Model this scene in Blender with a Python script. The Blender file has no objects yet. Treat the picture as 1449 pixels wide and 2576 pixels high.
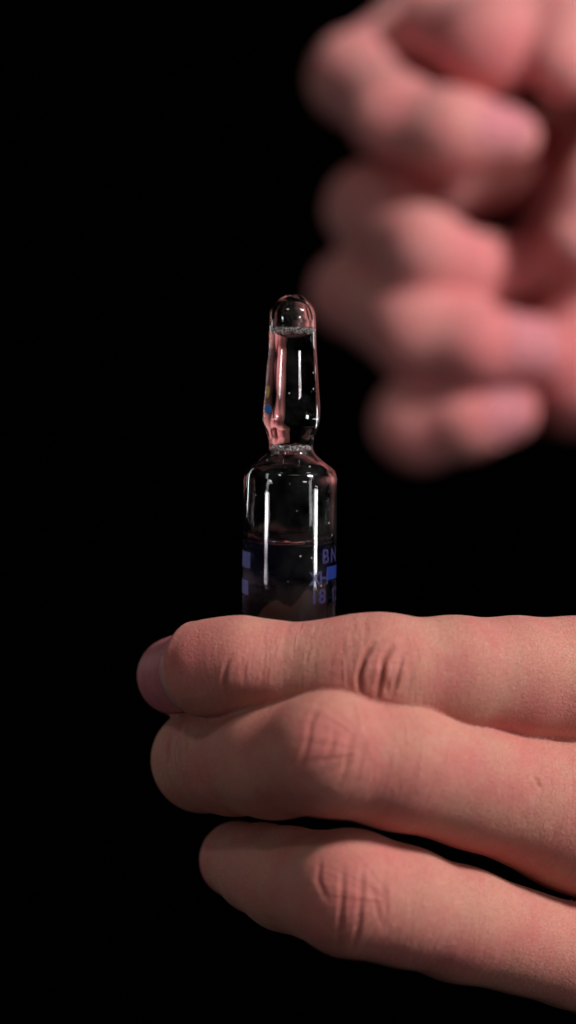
import bpy, bmesh, math, random
import numpy as np
from mathutils import Vector, Matrix

random.seed(4)
rng = np.random.default_rng(4)
scene = bpy.context.scene
col = scene.collection
scene.unit_settings.system = 'METRIC'
scene.unit_settings.scale_length = 0.01          # 1 unit = 1 cm

# ------------------------------------------------------------------ camera
K = 0.0043                 # cm per pixel of a 1449 x 2576 view at the subject distance
D = 30.0                   # camera to ampoule axis, cm
PITCH = math.radians(5.5)  # looking slightly down
cp, sp = math.cos(PITCH), math.sin(PITCH)
CAM = np.array([0.0, -D * cp, D * sp])
FWD = np.array([0.0, cp, -sp])
UPV = np.array([0.0, sp, cp])
RGT = np.array([1.0, 0.0, 0.0])

cd = bpy.data.cameras.new("camera")
cam = bpy.data.objects.new("camera", cd)
col.objects.link(cam)
cam.location = CAM
cam.rotation_euler = (math.pi / 2 - PITCH, 0, 0)
cd.sensor_fit = 'VERTICAL'
cd.sensor_height = 36.0
cd.lens = 36.0 * D / (2576 * K)
cd.clip_start = 0.5
cd.clip_end = 500
cd.dof.use_dof = True
cd.dof.focus_distance = D - 0.55
APERTURE = 1.02             # lens opening, cm
cd.dof.aperture_fstop = cd.lens * 1e-3 / APERTURE
scene.camera = cam


def W(px, py, d=0.0):
    """world point whose image lies at (px, py), d cm behind the ampoule axis"""
    f = (D + d) * K / D
    return CAM + FWD * (D + d) + RGT * ((px - 724.5) * f) + UPV * ((1288 - py) * f)


def RW(r, d=0.0):
    return r * K * (D + d) / D


def project(P):
    v = P - CAM
    dep = v @ FWD
    f = dep * K / D
    return 724.5 + (v @ RGT) / f, 1288 - (v @ UPV) / f, dep - D


# ------------------------------------------------------------------ world (dark studio)
wd = bpy.data.worlds.new("World")
scene.world = wd
wd.use_nodes = True
wd.node_tree.nodes["Background"].inputs[0].default_value = (0, 0, 0, 1)
wd.node_tree.nodes["Background"].inputs[1].default_value = 0.0

# ------------------------------------------------------------------ lamps
def lamp(name, az, el, dist, sx, sy, radiance, color=(1, 1, 1), target=(0, 0, 0)):
    """area lamp; az from the camera side towards the right, el above the horizon (degrees)"""
    a, e = math.radians(az), math.radians(el)
    t = Vector(target)
    pos = t + Vector((math.sin(a) * math.cos(e), -math.cos(a) * math.cos(e), math.sin(e))) * dist
    ld = bpy.data.lights.new(name, 'AREA')
    ld.shape = 'RECTANGLE'
    ld.size, ld.size_y = sx, sy
    ld.energy = radiance * math.pi * sx * sy
    ld.color = color
    o = bpy.data.objects.new(name, ld)
    col.objects.link(o)
    o.location = pos
    o.rotation_euler = (t - pos).to_track_quat('-Z', 'Y').to_euler()
    return o


lamp("key_lamp", 61, 43, 60, 10, 10, 126, (1.0, 0.95, 0.93), (1, 0, -1))
lamp("fill_lamp", -34, 52, 45, 3.5, 3.5, 36, (1.0, 0.93, 0.85))
lamp("strip_lamp", 67, -6.6, 40, 6.0, 2.8, 28, (1.0, 0.97, 1.0))
lamp("strip_lamp", -60, -5.1, 40, 5.5, 1.5, 22, (1.0, 0.98, 1.0))
lamp("strip_lamp", 36, 8.6, 40, 7.0, 1.7, 32, (1.0, 0.97, 0.97))
lamp("strip_lamp", -51, 8.6, 40, 6.0, 1.6, 24, (1.0, 0.97, 0.97))
lamp("rim_lamp", 140, 3, 50, 0.9, 12, 10)
lamp("rim_lamp", -140, 3, 50, 0.9, 12, 10)
lamp("added_sparkle_lamp", 158, 58, 45, 1.2, 1.2, 40)  # unseen pair added to light up sparkle at the neck
lamp("added_sparkle_lamp", -158, 58, 45, 1.2, 1.2, 40)

scene.view_settings.view_transform = 'Standard'
scene.view_settings.look = 'None'
scene.view_settings.exposure = 0.0
scene.view_settings.gamma = 1.0
cy = scene.cycles
cy.max_bounces = 24
cy.transmission_bounces = 20
cy.glossy_bounces = 10
cy.transparent_max_bounces = 24
cy.caustics_reflective = False
cy.caustics_refractive = False
cy.sample_clamp_indirect = 6.0
cy.use_denoising = True


# ------------------------------------------------------------------ helpers
def link(name, me, mats=(), parent=None, smooth=True):
    for m in mats:
        me.materials.append(m)
    if smooth:
        me.polygons.foreach_set("use_smooth", [True] * len(me.polygons))
    o = bpy.data.objects.new(name, me)
    col.objects.link(o)
    if parent is not None:
        o.parent = parent
    return o


def mesh(name, V, F):
    me = bpy.data.meshes.new(name)
    if isinstance(F, np.ndarray):
        n, k = F.shape
        me.vertices.add(len(V))
        me.vertices.foreach_set("co", np.asarray(V, np.float32).ravel())
        me.loops.add(n * k)
        me.loops.foreach_set("vertex_index", F.astype(np.int32).ravel())
        me.polygons.add(n)
        me.polygons.foreach_set("loop_start", np.arange(0, n * k, k, dtype=np.int32))
        me.update(calc_edges=True)
        me.validate()
    else:
        me.from_pydata([tuple(v) for v in V], [], F)
        me.update()
    return me


class NT:
    """tiny node-tree writer"""
    def __init__(self, name):
        self.m = bpy.data.materials.new(name)
        self.m.use_nodes = True
        self.t = self.m.node_tree
        self.t.nodes.clear()
        self.out = self.t.nodes.new('ShaderNodeOutputMaterial')

    def n(self, typ, **kw):
        nd = self.t.nodes.new(typ)
        for k, v in kw.items():
            if hasattr(nd, k):
                setattr(nd, k, v)
        return nd

    def l(self, a, b):
        self.t.links.new(a, b)

    def math(self, op, a, b=None, clamp=False):
        nd = self.n('ShaderNodeMath', operation=op)
        nd.use_clamp = clamp
        for i, v in enumerate((a, b)):
            if v is None:
                continue
            if isinstance(v, (int, float)):
                nd.inputs[i].default_value = v
            else:
                self.l(v, nd.inputs[i])
        return nd.outputs[0]

    def mix(self, fac, a, b, blend='MIX'):
        nd = self.n('ShaderNodeMix', data_type='RGBA', blend_type=blend)
        for s, v in ((nd.inputs[0], fac), (nd.inputs[6], a), (nd.inputs[7], b)):
            if isinstance(v, (int, float)):
                s.default_value = v
            elif isinstance(v, tuple):
                s.default_value = (*v, 1)
            else:
                self.l(v, s)
        return nd.outputs[2]

    def noise(self, vec, scale, detail=3, rough=0.5, dist=0.0):
        nd = self.n('ShaderNodeTexNoise')
        nd.inputs['Scale'].default_value = scale
        nd.inputs['Detail'].default_value = detail
        nd.inputs['Roughness'].default_value = rough
        nd.inputs['Distortion'].default_value = dist
        self.l(vec, nd.inputs['Vector'])
        return nd.outputs['Fac']

    def ramp(self, fac, lo, hi):
        nd = self.n('ShaderNodeMapRange')
        nd.inputs[1].default_value = lo
        nd.inputs[2].default_value = hi
        nd.clamp = True
        self.l(fac, nd.inputs[0])
        return nd.outputs[0]


# ------------------------------------------------------------------ materials
def skin_material(name, base, red, redness=0.0):
    t = NT(name)
    geo = t.n('ShaderNodeTexCoord').outputs['Object']
    fuv = t.n('ShaderNodeAttribute', attribute_name='finger_uv')
    wr = t.n('ShaderNodeAttribute', attribute_name='wrinkle').outputs['Fac']
    rd = t.n('ShaderNodeAttribute', attribute_name='flush').outputs['Fac']
    cr = t.n('ShaderNodeAttribute', attribute_name='crease').outputs['Fac']
    # colour: blotches of blood under the skin, flushed knuckles, tiny freckles
    blotch = t.ramp(t.noise(geo, 1.7, 4, 0.55), 0.36, 0.66)
    c = t.mix(t.math('MULTIPLY', blotch, 0.68 + redness * .2), base, red)
    c = t.mix(t.math('MULTIPLY', rd, 0.85, True), c, red)
    pale = t.ramp(t.noise(geo, 5.5, 4, 0.6), 0.50, 0.75)
    c = t.mix(t.math('MULTIPLY', pale, 0.26), c, (min(base[0] * 1.12, 1), base[1] * 1.3, base[2] * 1.35))
    fine = t.ramp(t.noise(geo, 26, 3, 0.6), 0.48, 0.68)
    c = t.mix(t.math('MULTIPLY', fine, 0.30), c, (base[0] * .75, base[1] * .55, base[2] * .5))
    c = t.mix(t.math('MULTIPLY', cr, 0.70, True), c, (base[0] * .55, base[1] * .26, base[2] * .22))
    # relief
    mp = t.n('ShaderNodeMapping')
    mp.inputs['Scale'].default_value = (22, 4.0, 1)
    t.l(fuv.outputs['Vector'], mp.inputs['Vector'])
    lines = t.noise(mp.outputs['Vector'], 1.0, 3, 0.55, 0.9)
    mp2 = t.n('ShaderNodeMapping')
    mp2.inputs['Scale'].default_value = (9, 1.6, 1)
    t.l(fuv.outputs['Vector'], mp2.inputs['Vector'])
    folds = t.noise(mp2.outputs['Vector'], 1.0, 2, 0.5, 0.7)
    vor = t.n('ShaderNodeTexVoronoi', feature='DISTANCE_TO_EDGE')
    vor.inputs['Scale'].default_value = 24
    wv = t.n('ShaderNodeVectorMath', operation='ADD')
    nz = t.n('ShaderNodeTexNoise'); nz.inputs['Scale'].default_value = 14
    t.l(geo, nz.inputs['Vector'])
    sc = t.n('ShaderNodeVectorMath', operation='SCALE'); sc.inputs['Scale'].default_value = 0.06
    t.l(nz.outputs['Color'], sc.inputs[0])
    t.l(geo, wv.inputs[0]); t.l(sc.outputs[0], wv.inputs[1])
    t.l(wv.outputs[0], vor.inputs['Vector'])
    cells = t.ramp(vor.outputs['Distance'], 0.0, 0.12)
    grain = t.noise(geo, 45, 3, 0.6)
    h = t.math('MULTIPLY', cells, 0.0032)
    h = t.math('ADD', h, t.math('MULTIPLY', grain, 0.0065))
    lw = t.math('MULTIPLY', t.math('ADD', t.math('MULTIPLY', wr, 1.0), 0.08), 0.034)
    h = t.math('ADD', h, t.math('MULTIPLY', lines, lw))
    fw = t.math('ADD', t.math('MULTIPLY', wr, 0.045), 0.006)
    h = t.math('ADD', h, t.math('MULTIPLY', folds, fw))
    b = t.n('ShaderNodeBump')
    b.inputs['Strength'].default_value = 1.0
    b.inputs['Distance'].default_value = 1.5
    t.l(h, b.inputs['Height'])
    p = t.n('ShaderNodeBsdfPrincipled')
    t.l(c, p.inputs['Base Color'])
    t.l(t.ramp(grain, -0.6, 1.6), p.inputs['Roughness'])
    p.inputs['Specular IOR Level'].default_value = 0.24
    p.inputs['Subsurface Weight'].default_value = 0.75
    p.inputs['Subsurface Radius'].default_value = (1.0, 0.32, 0.18)
    p.inputs['Subsurface Scale'].default_value = 0.10
    t.l(b.outputs[0], p.inputs['Normal'])
    t.l(p.outputs[0], t.out.inputs[0])
    return t.m


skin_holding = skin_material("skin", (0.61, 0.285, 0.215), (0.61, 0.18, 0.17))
skin_far = skin_material("flushed_skin", (0.80, 0.37, 0.34), (0.80, 0.24, 0.255), 0.2)


def nail_material(name="nail", ca=(0.52, 0.155, 0.185), cb=(0.56, 0.20, 0.21), rough=0.5):
    t = NT(name)
    geo = t.n('ShaderNodeTexCoord').outputs['Object']
    c = t.mix(t.ramp(t.noise(geo, 6, 2), 0.35, 0.7), ca, cb)
    p = t.n('ShaderNodeBsdfPrincipled')
    t.l(c, p.inputs['Base Color'])
    p.inputs['Roughness'].default_value = rough
    p.inputs['Specular IOR Level'].default_value = 0.2
    p.inputs['Subsurface Weight'].default_value = 0.4
    p.inputs['Subsurface Radius'].default_value = (1, .4, .3)
    p.inputs['Subsurface Scale'].default_value = 0.08
    t.l(p.outputs[0], t.out.inputs[0])
    return t.m


nail_mat = nail_material()
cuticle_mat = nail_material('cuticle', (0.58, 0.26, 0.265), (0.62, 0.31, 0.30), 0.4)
nail_far = nail_material('flushed_nail', (0.62, 0.21, 0.24), (0.64, 0.25, 0.28), 0.6)


def plain(name, color, rough=0.5, spec=0.5, thin=0.0):
    t = NT(name)
    geo = t.n('ShaderNodeTexCoord').outputs['Object']
    c = t.mix(t.noise(geo, 30, 3), color, tuple(min(1, v * 1.35) for v in color))
    p = t.n('ShaderNodeBsdfPrincipled')
    t.l(c, p.inputs['Base Color'])
    p.inputs['Roughness'].default_value = rough
    p.inputs['Specular IOR Level'].default_value = spec
    if thin:         # worn, half-clear ink film
        k = t.n('ShaderNodeBsdfTransparent')
        mx = t.n('ShaderNodeMixShader')
        t.l(t.math('ADD', t.math('MULTIPLY', t.ramp(t.noise(geo, 14, 3), 0.35, 0.75), 0.12), thin, True), mx.inputs[0])
        t.l(p.outputs[0], mx.inputs[1])
        t.l(k.outputs[0], mx.inputs[2])
        t.l(mx.outputs[0], t.out.inputs[0])
        return t.m
    t.l(p.outputs[0], t.out.inputs[0])
    return t.m


def glass_material(name, ior, specks=False, ripple=0.0, tint=(1, 1, 1)):
    t = NT(name)
    g = t.n('ShaderNodeBsdfGlass')
    g.inputs['Color'].default_value = (*tint, 1)
    if ripple:       # ripples in the surface, added so the liquid sparkles
        geo = t.n('ShaderNodeTexCoord').outputs['Object']
        b = t.n('ShaderNodeBump')
        b.inputs['Strength'].default_value = 1.0
        b.inputs['Distance'].default_value = 1.0
        t.l(t.math('MULTIPLY', t.noise(geo, 30, 2), ripple), b.inputs['Height'])
        t.l(b.outputs[0], g.inputs['Normal'])
    g.inputs['IOR'].default_value = ior
    g.inputs['Roughness'].default_value = 0.0
    last = g.outputs[0]
    if specks:       # dust and fine scratches on the outside, plus painted-in grey sheen
        geo = t.n('ShaderNodeTexCoord').outputs['Object']
        v = t.n('ShaderNodeTexVoronoi')
        v.inputs['Scale'].default_value = 8.5
        v.inputs['Randomness'].default_value = 1.0
        t.l(geo, v.inputs['Vector'])
        dots = t.ramp(v.outputs['Distance'], 0.105, 0.060)
        sel = t.n('ShaderNodeSeparateColor')
        t.l(v.outputs['Color'], sel.inputs[0])
        pick = t.math('GREATER_THAN', sel.outputs[0], 0.45)
        mp = t.n('ShaderNodeMapping')
        mp.inputs['Scale'].default_value = (3.5, 3.5, 60)
        t.l(geo, mp.inputs['Vector'])
        s = t.ramp(t.noise(mp.outputs[0], 1.0, 2, 0.6), 0.66, 0.74)
        s = t.math('MULTIPLY', s, t.ramp(t.noise(geo, 2.0, 2), 0.5, 0.6))
        lamp_haze = t.math('MULTIPLY', t.ramp(t.noise(geo, 3.0, 3), 0.4, 0.75), 0.018)  # grey film painted in for broad lamp reflections on the glass
        f = t.math('MULTIPLY', t.math('MULTIPLY', dots, pick), 0.55)
        f = t.math('ADD', f, t.math('MULTIPLY', s, 0.10))
        f = t.math('ADD', f, lamp_haze, True)
        d = t.n('ShaderNodeBsdfDiffuse')
        d.inputs['Color'].default_value = (0.8, 0.8, 0.8, 1)
        mx = t.n('ShaderNodeMixShader')
        t.l(f, mx.inputs[0])
        t.l(last, mx.inputs[1])
        t.l(d.outputs[0], mx.inputs[2])
        last = mx.outputs[0]
    t.l(last, t.out.inputs[0])
    return t.m


glass_out = glass_material("glass", 1.5, True)
glass_in = glass_material("glass_inside", 1.5)
glass_wet = glass_material("glass_wetted", 1.5 / 1.333)
glass_wet_body = glass_material("glass_wetted_bluish", 1.5 / 1.333, tint=(0.76, 0.79, 0.87))
water = glass_material("clear_liquid", 1.333)
water_bead = glass_material("clear_liquid_rippled", 1.333, ripple=0.09)
tt = NT("liquid_touching_glass")
tr = tt.n('ShaderNodeBsdfTransparent')
tt.l(tr.outputs[0], tt.out.inputs[0])
liquid_side = tt.m

tt = NT("sparkle_bead")  # gloss of the small beads added to imitate light sparkle
gl = tt.n('ShaderNodeBsdfGlossy')
gl.inputs['Color'].default_value = (0.95, 0.95, 0.95, 1)
gl.inputs['Roughness'].default_value = 0.42
tt.l(gl.outputs[0], tt.out.inputs[0])
bead_gloss = tt.m
ink_lit = plain("ink_blue_lit", (0.24, 0.29, 0.85), 0.4, 0.4, 0.28)  # the blue print as lit from the left, light put into the colour
ink_navy = plain("ink_navy", (0.036, 0.036, 0.135), 0.42, 0.5, 0.34)
ink_blue = plain("ink_blue", (0.010, 0.028, 0.17), 0.35, 0.4, 0.08)
ink_dot = plain("ink_dot", (0.05, 0.27, 0.82), 0.5, 0.4)
glint_amber = plain("glint_amber", (0.95, 0.55, 0.16), 0.5, 0.4)  # colour of the painted orange glint

# ------------------------------------------------------------------ backdrop
def backdrop():
    V, F = [], []
    n = 24
    for i in range(n + 1):
        for x in (-70, 70):
            s = i / n
            if s < 0.4:
                y, z = -8 + 62 * s / 0.4, -40.0
            elif s < 0.6:
                a = (s - 0.4) / 0.2 * math.pi / 2
                y, z = 54 + 16 * math.sin(a), -24 - 16 * math.cos(a)
            else:
                y, z = 70.0, -24 + 84 * (s - 0.6) / 0.4
            V.append((x, y, z))
    for i in range(n):
        F.append((2 * i, 2 * i + 1, 2 * i + 3, 2 * i + 2))
    o = link("backdrop", mesh("backdrop", V, F), [plain("black_velvet", (0.0006, 0.0006, 0.0006), 1.0, 0.0)])
    o['kind'] = 'structure'
    o['label'] = 'plain black cloth backdrop behind the hands and the ampoule'


backdrop()

# ------------------------------------------------------------------ ampoule
AX0 = W(728.2, 1400, 0)
LEAN = math.radians(0.75)
amp = bpy.data.objects.new("glass_ampoule", None)
col.objects.link(amp)
BASE_Y = 1740


def hz(py):                       # height along the ampoule axis for an image row
    return (1400 - py) * K / cp


Z0 = hz(BASE_Y)
amp.rotation_euler = (0, LEAN, 0)
amp.location = Vector(AX0) + Vector((math.sin(LEAN), 0, math.cos(LEAN))) * Z0
amp['label'] = 'clear glass ampoule with pinched neck, rounded tip and blue print, half full of liquid'
amp['category'] = 'ampoule'


def catmull(pts, sub=5):
    p = [2 * np.array(pts[0]) - np.array(pts[1])] + [np.array(q, float) for q in pts] + [2 * np.array(pts[-1]) - np.array(pts[-2])]
    out = []
    for i in range(1, len(p) - 2):
        for j in range(sub):
            t = j / sub
            a, b, c, d = p[i - 1], p[i], p[i + 1], p[i + 2]
            # centripetal-ish: damp tangents where spacing is very uneven
            lb = np.linalg.norm(c - b)
            m1 = (c - a) / max(np.linalg.norm(c - a), 1e-6) * lb
            m2 = (d - b) / max(np.linalg.norm(d - b), 1e-6) * lb
            h00 = 2 * t**3 - 3 * t**2 + 1
            h10 = t**3 - 2 * t**2 + t
            h01 = -2 * t**3 + 3 * t**2
            h11 = t**3 - t**2
            out.append(h00 * b + h10 * m1 + h01 * c + h11 * m2)
    out.append(p[-2])
    return np.array(out)


def lathe_rows(profile, seg=112, wob=0.0):
    """profile rows (py, r px) -> vertices in ampoule space"""
    a = np.arange(seg) * 2 * math.pi / seg
    V = []
    for y, r in profile:
        R = max(r, 0.02) * K
        w = 1 + wob * np.sin(a * 2 + y * 0.02) + wob * .6 * np.sin(a * 3 - y * 0.05)
        V.append(np.stack([R * w * np.cos(a), R * w * np.sin(a), np.full(seg, hz(y) - Z0)], 1))
    return np.concatenate(V)


def lathe_faces(n, seg, off=0, flip=False):
    F = []
    for i in range(n - 1):
        for j in range(seg):
            k = (j + 1) % seg
            q = (off + i * seg + j, off + (i + 1) * seg + j, off + (i + 1) * seg + k, off + i * seg + k)
            F.append(q[::-1] if flip else q)
    return F


OUT = [(745.5, 0), (745.8, 10), (747.5, 20), (753, 28), (760, 36), (769, 45), (780, 52.5), (792, 56.5), (806, 57.8), (825, 58.4),
       (847, 58.8), (880, 60.2), (910, 62.6), (945, 65.4), (985, 68.6), (1008, 70.4), (1030, 71.4), (1052, 70.9),
       (1072, 68.4), (1090, 62.5), (1104, 57.3), (1116, 55), (1127, 54.8), (1136, 57), (1145, 64), (1155, 74.5),
       (1166, 88.5), (1177, 103.5), (1186, 111.5), (1198, 116), (1215, 117.2), (1260, 117.2), (1350, 117.2),
       (1450, 117.2), (1560, 117.2), (1660, 117), (1703, 116), (1724, 110), (1736, 96), (1740, 70), (1740, 30), (1739, 0)]
INN = [(757, 0), (758, 9), (761, 18), (768, 29), (778, 38.5), (790, 44.5), (806, 48), (826, 49.4), (840, 50), (856, 50.6),
       (880, 51.4), (910, 52.5), (945, 56), (985, 60), (1013, 62), (1032, 62.4), (1052, 61.2), (1072, 57.5),
       (1090, 49.5), (1104, 41.5), (1116, 39.5), (1127, 39.5), (1137, 43), (1146, 52), (1157, 65), (1168, 80), (1178, 92),
       (1187, 99.5), (1200, 104), (1216, 105.5), (1260, 105.8), (1350, 105.8), (1450, 105.8), (1560, 105.8),
       (1660, 105.5), (1693, 103), (1713, 95), (1724, 78), (1726, 50), (1725, 0)]
out_p, inn_p = catmull(OUT), catmull(INN)
out_p[:, 1] = np.maximum(out_p[:, 1], 0)
inn_p[:, 1] = np.maximum(inn_p[:, 1], 0)


def inner_r(y):
    return float(np.interp(y, inn_p[:, 0], inn_p[:, 1]))


SLUG_TOP, SLUG_LOW, LEVEL = 825.0, 1135.0, 1348.0     # contact lines of the liquid on the glass
SEG = 112


def build_shell():
    seg = SEG
    extra = np.array([(y, inner_r(y)) for y in (SLUG_TOP, SLUG_LOW, LEVEL)])
    ip = np.concatenate([inn_p, extra])
    # sort by height but keep the flat bottom in its order
    nb = len(inn_p) - 10
    head = ip[[i for i in range(len(ip)) if i < nb or i >= len(inn_p)]]
    head = head[np.argsort(head[:, 0], kind='stable')]
    ip = np.concatenate([head, inn_p[nb:]])
    Vo, Vi = lathe_rows(out_p, seg, 0.0012), lathe_rows(ip, seg, 0.004)
    Fo = lathe_faces(len(out_p), seg)
    Fi = lathe_faces(len(ip), seg, len(Vo), True)
    me = mesh("ampoule_glass", np.concatenate([Vo, Vi]), Fo + Fi)
    mi = [0] * len(Fo)
    for i in range(len(ip) - 1):
        ym = (ip[i, 0] + ip[i + 1, 0]) / 2
        wet = (SLUG_TOP < ym < SLUG_LOW) or ym > LEVEL
        mi += [(3 if ym > LEVEL else 2) if wet else 1] * seg
    o = link("glass_shell", me, [glass_out, glass_in, glass_wet, glass_wet_body], amp)
    me.polygons.foreach_set("material_index", mi)
    return o


shell = build_shell()


def build_liquid(name, rows_side, top_cap, low_cap):
    """closed body of liquid: side along the glass, curved surface(s) where it meets air"""
    seg = SEG
    V, F, M = [], [], []

    def add(rows, flip, mat):
        off = sum(len(v) for v in V)
        V.append(lathe_rows(rows, seg))
        f = lathe_faces(len(rows), seg, off, flip)
        F.extend(f)
        M.extend([mat] * len(f))
    side = [(y, r - 0.25) for y, r in rows_side]
    add(side, False, 1)
    if top_cap:
        add(top_cap, False, 0)
    if low_cap:
        add(low_cap, False, 0)
    me = mesh(name, np.concatenate(V), F)
    o = link(name, me, [water_bead if low_cap else water, liquid_side], amp)
    me.polygons.foreach_set("material_index", M)
    return o


def cap(y_edge, y_mid, r, n=14, down=False, power=3.0):
    rows = []
    for i in range(n + 1):
        s = i / n
        rows.append((y_mid + (y_edge - y_mid) * s**power, r * s))
    return rows if not down else rows[::-1]


ys = np.linspace(SLUG_TOP, SLUG_LOW, 60)
build_liquid("liquid_bead", [(y, inner_r(y)) for y in ys],
             cap(SLUG_TOP, 853, inner_r(SLUG_TOP), n=20, power=2.3),
             cap(SLUG_LOW, 1109, inner_r(SLUG_LOW), n=20, down=True, power=2.3))
nb = [tuple(q) for q in inn_p if q[0] > LEVEL + 1]
build_liquid("liquid", [(LEVEL, inner_r(LEVEL))] + nb,
             cap(LEVEL, 1368, inner_r(LEVEL), n=22, power=5.0), None)


def sparkle_beads(y_edge, y_mid, count, down):
    """mirror-like beads added for sparkle where the liquid bead meets the air"""
    bm = bmesh.new()
    r0 = inner_r(y_edge)
    for _ in range(count):
        a = rng.uniform(0, 2 * math.pi)
        q = rng.uniform(0.72, 0.97)
        y = y_mid + (y_edge - y_mid) * q ** 2.3 + (-1 if down else 1) * rng.uniform(0.5, 3.0)
        r = min(r0 * q, inner_r(y) - 3.5) * K
        c = (r * math.cos(a), r * math.sin(a), hz(y) - Z0)
        bmesh.ops.create_icosphere(bm, subdivisions=2, radius=rng.uniform(0.8, 2.6) * K, matrix=Matrix.Translation(c))
    me = bpy.data.meshes.new("sparkle_beads")
    bm.to_mesh(me)
    bm.free()
    o = link("sparkle_beads", me, [bead_gloss], amp)
    o['kind'] = 'stuff'


sparkle_beads(SLUG_TOP, 853, 190, False)
sparkle_beads(SLUG_LOW, 1109, 170, True)

# print on the glass, plus one painted glint --------------------------------------------------
R_BODY = 117.2 * K


def wrap(V, py_mid, ang_mid, radius):
    """flat lettering (x right, y up, cm) bent onto the round glass; angle 0 faces the camera"""
    P = []
    for x, y in V:
        a = math.radians(ang_mid) + x / radius
        P.append((radius * math.sin(a), -radius * math.cos(a), hz(py_mid) - Z0 + y))
    return P


def lettering(body, height, py_mid, ang0, mat, name="printed_text", bold=0.012, squeeze=1.0):
    cu = bpy.data.curves.new(name, 'FONT')
    cu.body = body
    cu.size = height / 0.70
    cu.offset = bold * height
    cu.resolution_u = 4
    cu.space_character = 1.08
    to = bpy.data.objects.new(name, cu)
    col.objects.link(to)
    dg = bpy.context.evaluated_depsgraph_get()
    dg.update()
    tm = bpy.data.meshes.new_from_object(to.evaluated_get(dg))
    bpy.data.objects.remove(to)
    bm = bmesh.new()
    bm.from_mesh(tm)
    bpy.data.meshes.remove(tm)
    xs = [v.co.x for v in bm.verts]
    x = min(xs)
    while x < max(xs):          # cut into narrow strips so the letters can bend
        x += 0.03
        bmesh.ops.bisect_plane(bm, geom=bm.verts[:] + bm.edges[:] + bm.faces[:], plane_co=(x, 0, 0), plane_no=(1, 0, 0))
    rad = R_BODY + 0.004
    P = wrap([(v.co.x * squeeze, v.co.y - height / 2) for v in bm.verts], py_mid, ang0, rad)
    for v, p in zip(bm.verts, P):
        v.co = p
    me = bpy.data.meshes.new(name)
    bm.to_mesh(me)
    bm.free()
    return link(name, me, [mat], amp)


def band(ang0, ang1, py0, py1, mat, name="printed_block", radius=None):
    n = max(3, int(abs(ang1 - ang0) / 4))
    rad = (radius or R_BODY) + 0.004
    V, F = [], []
    for i in range(n + 1):
        a = math.radians(ang0 + (ang1 - ang0) * i / n)
        for py in (py0, py1):
            V.append((rad * math.sin(a), -rad * math.cos(a), hz(py) - Z0))
    for i in range(n):
        F.append((2 * i + 1, 2 * i + 3, 2 * i + 2, 2 * i))
    return link(name, mesh(name, V, F), [mat], amp)


def row(letters, height, py, ang, pitch, mat):
    for i, ch in enumerate(letters):
        if ch != ' ':
            lettering(ch, height, py, ang + i * pitch, mat, "printed_letter", bold=0.035)


row("BN", 0.150, 1389, 43, 17, ink_navy)
row("XH", 0.140, 1443, 25, 14, ink_navy)
row("18 12", 0.150, 1488, 26, 12.5, ink_navy)
band(52, 104, 1417, 1449, ink_blue)
band(-98, -56, 1384, 1424, ink_lit)
band(-104, -60, 1455, 1491, ink_lit)
band(120, 232, 1376, 1480, ink_navy)


def fine_print():
    """lines of print too small to read in the photograph: rows of fine ink strokes"""
    V, F = [], []
    rad = R_BODY + 0.004
    for py in (1503, 1514, 1525, 1536, 1547, 1558):
        a = -101.0
        while a < -62:
            w = rng.uniform(0.5, 1.3)
            h = rng.uniform(2.2, 3.6)
            n = len(V)
            for aa in (a, a + w):
                for dy in (h, -h):
                    V.append((rad * math.sin(math.radians(aa)), -rad * math.cos(math.radians(aa)), hz(py + dy) - Z0))
            F.append((n + 1, n + 3, n + 2, n))
            a += w + rng.uniform(0.4, 0.9) + (2.0 if rng.random() < 0.15 else 0)
    o = link("small_print", mesh("small_print", V, F), [ink_navy], amp)
    o['kind'] = 'stuff'


fine_print()


def dot(ang, py, w, h, mat, name):
    r = float(np.interp(py, out_p[:, 0], out_p[:, 1])) * K
    V = [None]
    F = []
    n = 28
    cols = 5

    def pt(dx, dy):
        yy = py - dy
        rr = float(np.interp(yy, out_p[:, 0], out_p[:, 1])) * K + 0.005
        a = math.radians(ang) + dx * K / r
        return (rr * math.sin(a), -rr * math.cos(a), hz(yy) - Z0)
    V[0] = pt(0, 0)
    for k in range(1, cols + 1):
        for j in range(n):
            t = 2 * math.pi * j / n
            V.append(pt(w / 2 * k / cols * math.cos(t), h / 2 * k / cols * math.sin(t)))
    for j in range(n):
        F.append((0, 1 + j, 1 + (j + 1) % n))
    for k in range(1, cols):
        for j in range(n):
            a0, b0 = 1 + (k - 1) * n, 1 + k * n
            F.append((a0 + j, b0 + j, b0 + (j + 1) % n, a0 + (j + 1) % n))
    o = link(name, mesh(name, V, F), [mat], amp)
    return o


dot(-55, 1029, 32, 23, ink_dot, "blue_dot")
dot(-59, 986, 18, 32, glint_amber, "amber_glint")  # orange glint of light on the stem, painted as a spot


# ------------------------------------------------------------------ hands: implicit flesh, meshed with surface nets
def smin(a, b, k):
    h = np.maximum(k - np.abs(a - b), 0) / k
    return np.minimum(a, b) - h * h * k * 0.25


def cone(P, a, b, ra, rb):
    ba = b - a
    pa = P - a
    h = np.clip((pa @ ba) / (ba @ ba), 0, 1)
    return np.sqrt((((pa - h[..., None] * ba)) ** 2).sum(-1)) - (ra + (rb - ra) * h)


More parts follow.
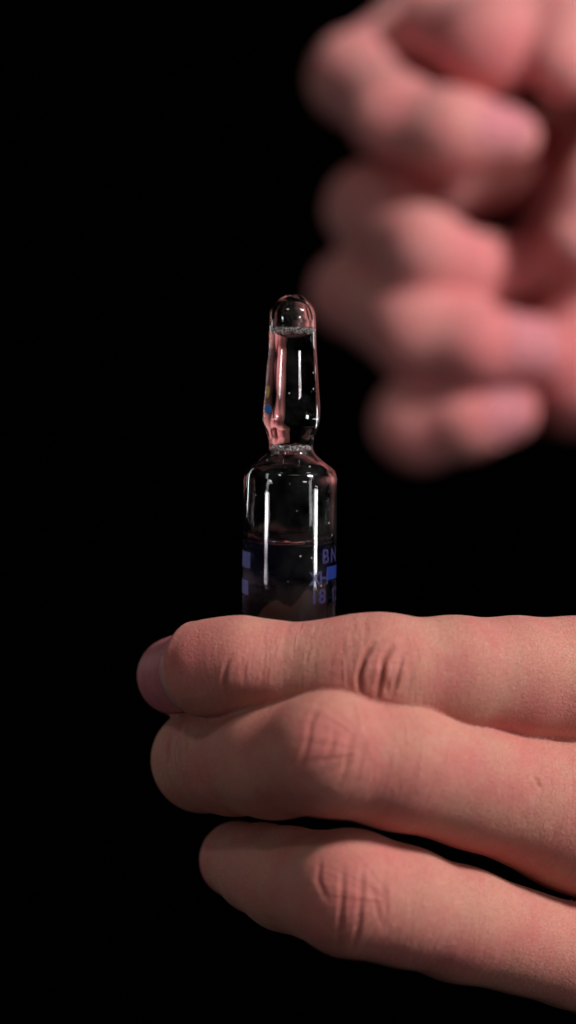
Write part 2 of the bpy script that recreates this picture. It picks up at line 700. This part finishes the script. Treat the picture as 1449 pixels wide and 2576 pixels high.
class Chain:
    def __init__(self, nodes, k=0.16, join=0.05):
        self.p = [W(n[0], n[1], n[2]) for n in nodes]
        self.r = [RW(n[3], n[2]) for n in nodes]
        self.k, self.join = k, join
        self.p = [np.asarray(q, np.float32) for q in self.p]

    def box(self):
        lo = np.min([p - r for p, r in zip(self.p, self.r)], 0)
        hi = np.max([p + r for p, r in zip(self.p, self.r)], 0)
        return lo, hi

    def sdf(self, P):
        d = None
        for i in range(len(self.p) - 1):
            e = cone(P, self.p[i], self.p[i + 1], self.r[i], self.r[i + 1])
            d = e if d is None else smin(d, e, self.k)
        return d


def field(chains, P):
    d = None
    for c in chains:
        e = c.sdf(P)
        d = e if d is None else smin(d, e, c.join)
    return d


def surface_nets(chains, h):
    lo = np.min([c.box()[0] for c in chains], 0) - 3 * h
    hi = np.max([c.box()[1] for c in chains], 0) + 3 * h
    n = np.ceil((hi - lo) / h).astype(int) + 1
    G = np.full(n, 50.0, np.float32)
    for c in chains:
        a, b = c.box()
        m = 0.45
        i0 = np.maximum(((a - m - lo) / h).astype(int), 0)
        i1 = np.minimum(((b + m - lo) / h).astype(int) + 2, n)
        ax = [lo[q] + h * np.arange(i0[q], i1[q]) for q in range(3)]
        sl = tuple(slice(i0[q], i1[q]) for q in range(3))
        for xi in range(0, len(ax[0]), 24):
            X, Y, Z = np.meshgrid(ax[0][xi:xi + 24], ax[1], ax[2], indexing='ij')
            P = np.stack([X, Y, Z], -1).astype(np.float32)
            sub = G[sl][xi:xi + 24]
            sub[...] = smin(sub, c.sdf(P), c.join)
    S = G < 0
    # active cells
    corners = [(i, j, k) for i in (0, 1) for j in (0, 1) for k in (0, 1)]
    cnt = np.zeros(np.array(G.shape) - 1, np.int8)
    for i, j, k in corners:
        cnt += S[i:S.shape[0] - 1 + i, j:S.shape[1] - 1 + j, k:S.shape[2] - 1 + k]
    act = (cnt > 0) & (cnt < 8)
    idx = np.argwhere(act)
    vid = np.full(act.shape, -1, np.int32)
    vid[act] = np.arange(len(idx))
    acc = np.zeros((len(idx), 3))
    num = np.zeros(len(idx))
    for axis in range(3):
        for u in (0, 1):
            for v in (0, 1):
                o0 = [0, 0, 0]
                oth = [q for q in range(3) if q != axis]
                o0[oth[0]], o0[oth[1]] = u, v
                o1 = list(o0)
                o1[axis] = 1
                A = idx + o0
                B = idx + o1
                ga, gb = G[tuple(A.T)], G[tuple(B.T)]
                m = (ga < 0) != (gb < 0)
                t = np.where(m, ga / np.where(m, ga - gb, 1), 0)
                pt = A + (B - A) * t[:, None]
                acc[m] += pt[m]
                num[m] += 1
    V = lo + h * acc / num[:, None]
    F = []
    for axis in range(3):
        oth = [(axis + 1) % 3, (axis + 2) % 3]
        sl0 = [slice(None)] * 3
        sl1 = [slice(None)] * 3
        sl0[axis], sl1[axis] = slice(0, -1), slice(1, None)
        a, b = S[tuple(sl0)], S[tuple(sl1)]
        e = np.argwhere(a != b)
        e = e[(e[:, oth[0]] > 0) & (e[:, oth[1]] > 0)]
        e = e[(e[:, oth[0]] < act.shape[oth[0]]) & (e[:, oth[1]] < act.shape[oth[1]])]
        ins = a[tuple(e.T)]
        du, dv = np.zeros(3, int), np.zeros(3, int)
        du[oth[0]], dv[oth[1]] = 1, 1
        q = np.stack([vid[tuple((e - du - dv).T)], vid[tuple((e - dv).T)], vid[tuple(e.T)], vid[tuple((e - du).T)]], 1)
        q[~ins] = q[~ins][:, ::-1]
        F.append(q)
    return V, np.concatenate(F)


def subdivide(V, F):
    E = np.concatenate([F[:, [0, 1]], F[:, [1, 2]], F[:, [2, 3]], F[:, [3, 0]]])
    Es = np.sort(E, 1)
    key = Es[:, 0].astype(np.int64) * len(V) + Es[:, 1]
    uk, inv = np.unique(key, return_inverse=True)
    mid = (V[uk // len(V)] + V[uk % len(V)]) / 2
    cen = V[F].mean(1)
    n = len(F)
    e = inv.reshape(4, n) + len(V)
    c = np.arange(n) + len(V) + len(mid)
    out = np.concatenate([np.stack([F[:, i], e[i], c, e[i - 1]], 1) for i in range(4)])
    return np.concatenate([V, mid, cen]), out


def gradient(chains, V, e=0.004):
    g = np.zeros_like(V)
    f0 = field(chains, V)
    for q in range(3):
        o = np.zeros(3)
        o[q] = e
        g[:, q] = (field(chains, V + o) - f0) / e
    ln = np.linalg.norm(g, axis=1, keepdims=True)
    return g / np.maximum(ln, 1e-6)


def snap(chains, V, steps=2):
    for _ in range(steps):
        f = field(chains, V)
        V = V - gradient(chains, V) * np.clip(f, -.05, .05)[:, None]
    return V


def smooth(V, F, it=2, lam=0.5):
    for _ in range(it):
        A = np.zeros_like(V)
        c = np.zeros(len(V))
        for i in range(4):
            np.add.at(A, F[:, i], V[F[:, (i + 1) % 4]])
            np.add.at(c, F[:, i], 1)
        V = V + lam * (A / c[:, None] - V)
    return V


def polyline_distance(x, y, pts):
    d = np.full(len(x), 1e9)
    u = np.zeros(len(x))
    L = 0
    seg = []
    for (a, b) in zip(pts[:-1], pts[1:]):
        l = math.hypot(b[0] - a[0], b[1] - a[1])
        seg.append((a, b, l, L))
        L += l
    for a, b, l, s0 in seg:
        t = np.clip(((x - a[0]) * (b[0] - a[0]) + (y - a[1]) * (b[1] - a[1])) / (l * l), 0, 1)
        e = np.hypot(x - a[0] - t * (b[0] - a[0]), y - a[1] - t * (b[1] - a[1]))
        m = e < d
        d[m] = e[m]
        u[m] = ((s0 + t * l) / L)[m]
    return d, u


def finger_coords(chains, V):
    """per vertex: which chain, distance along it, distance round it"""
    best = np.full(len(V), 1e9)
    S = np.zeros(len(V))
    T = np.zeros(len(V))
    C = np.zeros(len(V), int)
    for ci, c in enumerate(chains):
        s0 = 0.0
        for i in range(len(c.p) - 1):
            a, b = c.p[i].astype(float), c.p[i + 1].astype(float)
            ba = b - a
            l = np.linalg.norm(ba)
            t = np.clip(((V - a) @ ba) / (l * l), 0, 1)
            off = V - a - t[:, None] * ba
            d = np.linalg.norm(off, axis=1) - (c.r[i] + (c.r[i + 1] - c.r[i]) * t)
            m = d < best
            ax = ba / l
            ref = UPV - ax * (UPV @ ax)
            ref /= np.linalg.norm(ref)
            sd = np.cross(ax, ref)
            ang = np.arctan2(off @ sd, off @ ref)
            best[m] = d[m]
            S[m] = (s0 + t * l)[m]
            T[m] = (ang * (c.r[i] + (c.r[i + 1] - c.r[i]) * t))[m]
            C[m] = ci
            s0 += l
    return C, S, T


def build_hand(name, chains, h, mat, creases=(), wrinkles=(), flush=(), nails=(), subdiv=True, lumps=0.007):
    V, F = surface_nets(chains, h)
    V = smooth(V, F, 2)
    if subdiv:
        V, F = subdivide(V, F)
    V = snap(chains, V, 2)
    if subdiv:
        V = smooth(V, F, 1)
    N = gradient(chains, V)
    C, S, T = finger_coords(chains, V)
    # uneven flesh
    w = np.zeros(len(V))
    for _ in range(14):
        k = rng.normal(size=3) * 2.6
        w += np.sin(V @ k + rng.uniform(0, 6.28)) / 14**.5
    disp = lumps * w
    px, py, dep = project(V)
    vis = (N @ (CAM / D)) > 0.08
    cr = np.zeros(len(V))
    wr = np.zeros(len(V))
    fl = np.zeros(len(V))
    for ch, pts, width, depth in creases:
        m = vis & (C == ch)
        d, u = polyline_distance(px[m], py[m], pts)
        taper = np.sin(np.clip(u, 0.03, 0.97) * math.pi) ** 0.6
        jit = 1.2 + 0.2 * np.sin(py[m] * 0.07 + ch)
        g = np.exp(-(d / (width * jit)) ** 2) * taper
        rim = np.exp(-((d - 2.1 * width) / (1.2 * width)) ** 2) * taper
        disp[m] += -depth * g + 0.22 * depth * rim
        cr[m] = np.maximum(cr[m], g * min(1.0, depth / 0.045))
    for ch, x, y, sx, sy, amt in wrinkles:
        m = vis & (C == ch)
        wr[m] += amt * np.exp(-((px[m] - x) / sx) ** 2 - ((py[m] - y) / sy) ** 2)
    for ch, x, y, sx, sy, amt in flush:
        m = vis & (C == ch) if ch is not None else vis
        fl[m] += amt * np.exp(-((px[m] - x) / sx) ** 2 - ((py[m] - y) / sy) ** 2)
    plates = []
    for nl in nails:
        a, b, n_dir, half, r_a, r_b, u0, u1 = nl
        ax = (b - a) / np.linalg.norm(b - a)
        L = np.linalg.norm(b - a)
        nn = n_dir - ax * (n_dir @ ax)
        nn /= np.linalg.norm(nn)
        sd = np.cross(ax, nn)
        off = V - a
        u = (off @ ax) / L
        ang = np.arctan2(off @ sd, off @ nn)
        uc, uh = (u0 + u1) / 2, (u1 - u0) / 2
        e = (np.abs((u - uc) / uh) ** 3 + np.abs(ang / half) ** 3) ** (1 / 3)
        ok = ((off @ nn) > -0.1) & (u > -0.5) & (u < 1.9) & (np.linalg.norm(off - np.outer(off @ ax, ax), axis=1) < 1.35 * r_a) & (C == (0 if name == 'holding_hand' else C))
        bed = np.where(ok, 1 / (1 + np.exp((e - 1.0) / 0.035)), 0)
        lip = np.where(ok, np.exp(-((e - 1.13) / 0.10) ** 2), 0)
        lip *= np.where(u > uc + .8 * uh, 0.2, 1)
        disp += -0.022 * bed + 0.026 * lip
        plates.append((a, ax, L, nn, sd, half, r_a, r_b, u0, u1))
    V = V + N * disp[:, None]
    me = mesh(name, V, F)
    at = me.attributes.new("finger_uv", 'FLOAT_VECTOR', 'POINT')
    at.data.foreach_set("vector", np.stack([S, T, C * 3.7], 1).astype(np.float32).ravel())
    for nm, arr in (("wrinkle", wr), ("flush", fl), ("crease", cr)):
        at = me.attributes.new(nm, 'FLOAT', 'POINT')
        at.data.foreach_set("value", np.clip(arr, 0, 1).astype(np.float32))
    o = link(name, me, [mat])
    items = [(p, "fingernail", 0.0, nail_mat if name == "holding_hand" else nail_far) for p in plates]
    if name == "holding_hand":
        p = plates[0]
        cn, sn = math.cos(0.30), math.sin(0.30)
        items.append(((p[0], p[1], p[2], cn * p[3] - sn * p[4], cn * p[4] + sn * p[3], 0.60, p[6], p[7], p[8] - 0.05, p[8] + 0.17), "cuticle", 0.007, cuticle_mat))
    for (a, ax, L, nn, sd, half, ra, rb, u0, u1), pname, proud, pmat in items:
        nu, nv = 22, 22
        NV, NF = [], []
        for layer in (0, 1):
            for i in range(nu + 1):
                for j in range(nv + 1):
                    p, q = 2 * i / nu - 1, 2 * j / nv - 1
                    # square to rounded square
                    m = max(abs(p), abs(q), 1e-6)
                    s = m / max((abs(p) ** 3 + abs(q) ** 3) ** (1 / 3), 1e-6)
                    p, q = p * s, q * s
                    u = (u0 + u1) / 2 + p * (u1 - u0) / 2
                    an = q * half
                    P0 = a + ax * (u * L)
                    dr = math.cos(an) * nn + math.sin(an) * sd
                    # march onto the flesh surface
                    t = np.array([ra + (rb - ra) * min(max(u, 0), 1)])
                    for _ in range(6):
                        t = t - field(chains, (P0 + dr * t)[None, :])
                    NV.append(P0 + dr * (t[0] + 0.006 + proud - 0.03 * layer - 0.010 * max(0, p) ** 2))
        M = nv + 1
        B = (nu + 1) * M
        for i in range(nu):
            for j in range(nv):
                q0 = (i * M + j, i * M + j + 1, (i + 1) * M + j + 1, (i + 1) * M + j)
                NF.append(q0)
                NF.append(tuple(B + x for x in q0[::-1]))
        ring = [j for j in range(M)] + [i * M + nv for i in range(1, nu + 1)] + \
               [nu * M + j for j in range(nv - 1, -1, -1)] + [i * M for i in range(nu - 1, 0, -1)]
        for x, y in zip(ring, ring[1:] + ring[:1]):
            NF.append((y, x, B + x, B + y))
        nme = mesh(pname, NV, NF)
        bm = bmesh.new(); bm.from_mesh(nme)
        bmesh.ops.recalc_face_normals(bm, faces=bm.faces[:])
        bm.to_mesh(nme); bm.free()
        link(pname, nme, [pmat], o)
    return o


# the hand that holds the ampoule (back of the hand to the camera, fingers to the left)
index_f = Chain([(442, 1700, 0.25, 97), (532, 1680, -0.80, 110), (612, 1667, -0.98, 104), (728, 1683, -0.99, 103), (865, 1692, -1.08, 128),
                 (960, 1693, -1.10, 138), (1150, 1700, -0.85, 139), (1300, 1709, -0.55, 147), (1449, 1716, -0.25, 154), (1760, 1800, 0.45, 205)], 0.24, 0.035)
middle_f = Chain([(690, 1925, 1.30, 95), (515, 1910, 0.25, 126), (590, 1908, -0.30, 138), (690, 1903, -0.86, 149), (832, 1897, -1.60, 151), (1000, 1926, -1.35, 157),
                  (1200, 1982, -0.92, 151), (1449, 2048, -0.35, 190), (1720, 2135, 0.2, 235)], 0.15, 0.035)
ring_f = Chain([(720, 2200, 1.35, 78), (598, 2162, 0.42, 88), (655, 2186, 0.0, 108), (722, 2212, -0.45, 126), (886, 2248, -1.38, 154), (1010, 2280, -1.2, 145),
                (1160, 2325, -0.95, 140), (1449, 2407, -0.45, 126), (1750, 2460, 0.3, 195)], 0.15, 0.015)
little_f = Chain([(1080, 2290, 2.1, 78), (1000, 2310, 1.4, 86), (1300, 2365, 0.65, 104), (1800, 2520, 1.0, 170)], 0.2, 0.05)
thumb_f = Chain([(790, 1830, 1.08, 112), (900, 1850, 1.35, 130), (1180, 1880, 1.95, 140), (1700, 1930, 2.3, 185), (2150, 2030, 1.9, 280)], 0.25, 0.08)
palm_a = Chain([(1760, 1800, 0.45, 205), (2200, 2060, 1.2, 250)], 0.3, 0.35)
palm_b = Chain([(1720, 2135, 0.2, 235), (2200, 2120, 1.1, 280)], 0.3, 0.35)
palm_c = Chain([(1750, 2440, 0.3, 200), (2200, 2260, 1.2, 270)], 0.3, 0.35)
palm_d = Chain([(1800, 2520, 1.0, 170), (2220, 2300, 1.6, 240)], 0.3, 0.35)
wrist = Chain([(2120, 2130, 1.5, 330), (2420, 2150, 1.8, 320)], 0.3, 0.4)

IX, MD, RG = 0, 1, 2
creases = [
    (IX, [(938, 1620), (916, 1654), (908, 1684), (904, 1703), (909, 1752)], 6.0, 0.0450),
    (IX, [(985, 1628), (965, 1663), (960, 1703), (955, 1728), (947, 1762)], 6.5, 0.0450),
    (IX, [(1016, 1645), (1005, 1691), (995, 1726), (984, 1758)], 5.0, 0.0315),
    (IX, [(976, 1712), (975, 1752)], 5.0, 0.0193),
    (IX, [(1062, 1642), (1048, 1672), (1025, 1735)], 6.0, 0.0088),
    (IX, [(866, 1622), (838, 1650), (828, 1690)], 7.0, 0.0066),
    (IX, [(890, 1620), (860, 1645), (845, 1680)], 6.0, 0.0066),
    (IX, [(583, 1652), (569, 1675), (565, 1711), (569, 1760)], 5.0, 0.0198),
    (IX, [(613, 1665), (612, 1715)], 5.0, 0.0066),
    (MD, [(802, 1775), (781, 1820), (776, 1860), (766, 1897), (750, 1935)], 6.0, 0.0143),
    (MD, [(843, 1840), (833, 1887), (808, 1932)], 6.0, 0.0143),
    (MD, [(891, 1838), (879, 1887), (870, 1936), (852, 1975)], 6.0, 0.0187),
    (MD, [(929, 1855), (912, 1932)], 7.0, 0.0066),
    (MD, [(1343, 1948), (1352, 1965), (1363, 1988)], 5.0, 0.0143),
    (RG, [(806, 2165), (800, 2213), (822, 2266)], 6.0, 0.0121),
    (RG, [(863, 2185), (860, 2262), (856, 2332), (850, 2390)], 6.0, 0.0198),
    (RG, [(912, 2180), (909, 2262), (902, 2332), (887, 2390)], 6.0, 0.0198),
    (RG, [(935, 2230), (952, 2297), (966, 2340)], 6.0, 0.0121),
    (RG, [(965, 2205), (970, 2280), (975, 2340)], 6.0, 0.0088),
    (MD, [(432, 1835), (424, 1880), (426, 1925)], 4.0, 0.0088),
    (MD, [(455, 1820), (447, 1870), (448, 1925)], 4.0, 0.0088),
    (MD, [(476, 1825), (470, 1870), (472, 1915)], 4.0, 0.0077),
]
wrinkles = [(IX, 950, 1690, 110, 110, 0.9), (IX, 600, 1700, 70, 90, 0.5), (IX, 780, 1690, 80, 100, .45), (MD, 830, 1880, 110, 120, .8),
            (MD, 1000, 1950, 150, 120, .3), (RG, 890, 2280, 110, 120, 1.0), (MD, 450, 1880, 50, 90, .7), (MD, 1400, 2080, 130, 160, .35),
            (RG, 1200, 2380, 200, 80, .35)]
flush = [(IX, 470, 1640, 130, 70, 0.9), (IX, 560, 1720, 90, 80, .4), (IX, 940, 1690, 90, 100, .45), (MD, 800, 1880, 90, 110, 0.9),
         (MD, 1050, 1960, 110, 80, .5), (RG, 880, 2260, 100, 110, 0.9), (RG, 1150, 2400, 160, 60, .6), (MD, 1150, 2150, 300, 40, .6)]
tipA, tipB = W(532, 1680, -0.80), W(442, 1700, 0.25)
nail_dir = -RGT * 0.90 - FWD * 0.42
nails = [(tipA, tipB, nail_dir, 1.35, RW(110), RW(97), 0.06, 1.42)]
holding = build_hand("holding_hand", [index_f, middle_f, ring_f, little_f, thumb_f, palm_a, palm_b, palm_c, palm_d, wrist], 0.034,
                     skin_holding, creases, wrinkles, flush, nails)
holding['label'] = 'sharply focused hand holding the ampoule between fingers, fingers pointing left'
holding['category'] = 'hand'

# the other hand, curled, coming in behind on the right, far out of focus
Z = 13.0
far = [
    Chain([(1275, 345, Z - 1.6, 78), (1130, 330, Z - 1.9, 98), (985, 290, Z - 1.4, 102), (895, 195, Z + 0.1, 108), (1100, 60, Z + 2.0, 120), (1500, 40, Z + 3.2, 150)], 0.3, 0.26),
    Chain([(1310, 660, Z - 0.2, 74), (1190, 690, Z - 1.2, 92), (1065, 630, Z - 1.6, 102), (932, 522, Z - 0.2, 106), (1150, 430, Z + 2.0, 115), (1600, 350, Z + 3.2, 150)], 0.3, 0.26),
    Chain([(1330, 882, Z - 1.5, 92), (1200, 870, Z - 1.9, 98), (1050, 838, Z - 1.5, 112), (888, 735, Z - 0.1, 100), (1100, 760, Z + 2.0, 110), (1600, 650, Z + 3.0, 160)], 0.3, 0.26),
    Chain([(1270, 1035, Z - 1.3, 84), (1170, 1050, Z - 1.5, 92), (1055, 1065, Z - 1.0, 112), (1120, 1010, Z + 1.2, 100), (1600, 900, Z + 2.8, 160)], 0.3, 0.26),
    # thumb side: ball of the thumb over the top, and the thumb tip at the right edge
    Chain([(1090, 70, Z - 0.2, 100), (1230, 110, Z - 1.3, 120), (1420, 30, Z - 0.8, 140), (1700, -60, Z + 0.5, 220)], 0.35, 0.26),
    Chain([(1420, 170, Z - 1.8, 88), (1440, 20, Z - 1.2, 110), (1600, -120, Z, 170)], 0.3, 0.26),
    Chain([(1446, 600, Z - 2.2, 76), (1520, 490, Z - 2.0, 105), (1720, 330, Z - 1.2, 240)], 0.3, 0.1),
    # palm
    Chain([(1440, 930, Z - 0.2, 170), (1560, 760, Z + 1.2, 260), (1800, 250, Z + 2.0, 330)], 0.5, 0.15),
    Chain([(1950, 780, Z + 2.2, 450), (2700, 950, Z + 2.6, 430), (3900, 1050, Z + 2.5, 450)], 0.5, 0.4),
    Chain([(1450, 640, Z + 0.9, 150), (1750, 640, Z + 1.6, 330), (2150, 420, Z + 2.4, 330)], 0.5, 0.3),
]
far_flush = [(None, 1180, 130, 260, 120, .9), (None, 1280, 900, 180, 120, .9), (None, 1250, 650, 160, 150, .8), (None, 1400, 950, 150, 200, .7),
             (None, 1220, 1040, 120, 70, .6)]


def far_nail(a, b, dirn, ra, u0=0.25, u1=1.25, half=0.85):
    return (np.asarray(W(*a)), np.asarray(W(*b)), dirn, half, RW(ra, Z), RW(ra, Z), u0, u1)


fn = [far_nail((1200, 870, Z - 1.9), (1330, 882, Z - 1.5), -FWD + 0.25 * UPV, 95),
      far_nail((1170, 1050, Z - 1.5), (1270, 1035, Z - 1.3), -FWD - 0.1 * UPV, 88),
      far_nail((1130, 330, Z - 1.9), (1275, 345, Z - 1.6), -FWD + 0.3 * UPV, 85)]
hand2 = build_hand("curled_hand", far, 0.07, skin_far, (), (), far_flush, fn, subdiv=False, lumps=0.02)
hand2['label'] = 'blurred reddish hand with curled fingers hovering behind the ampoule at upper right'
hand2['category'] = 'hand'
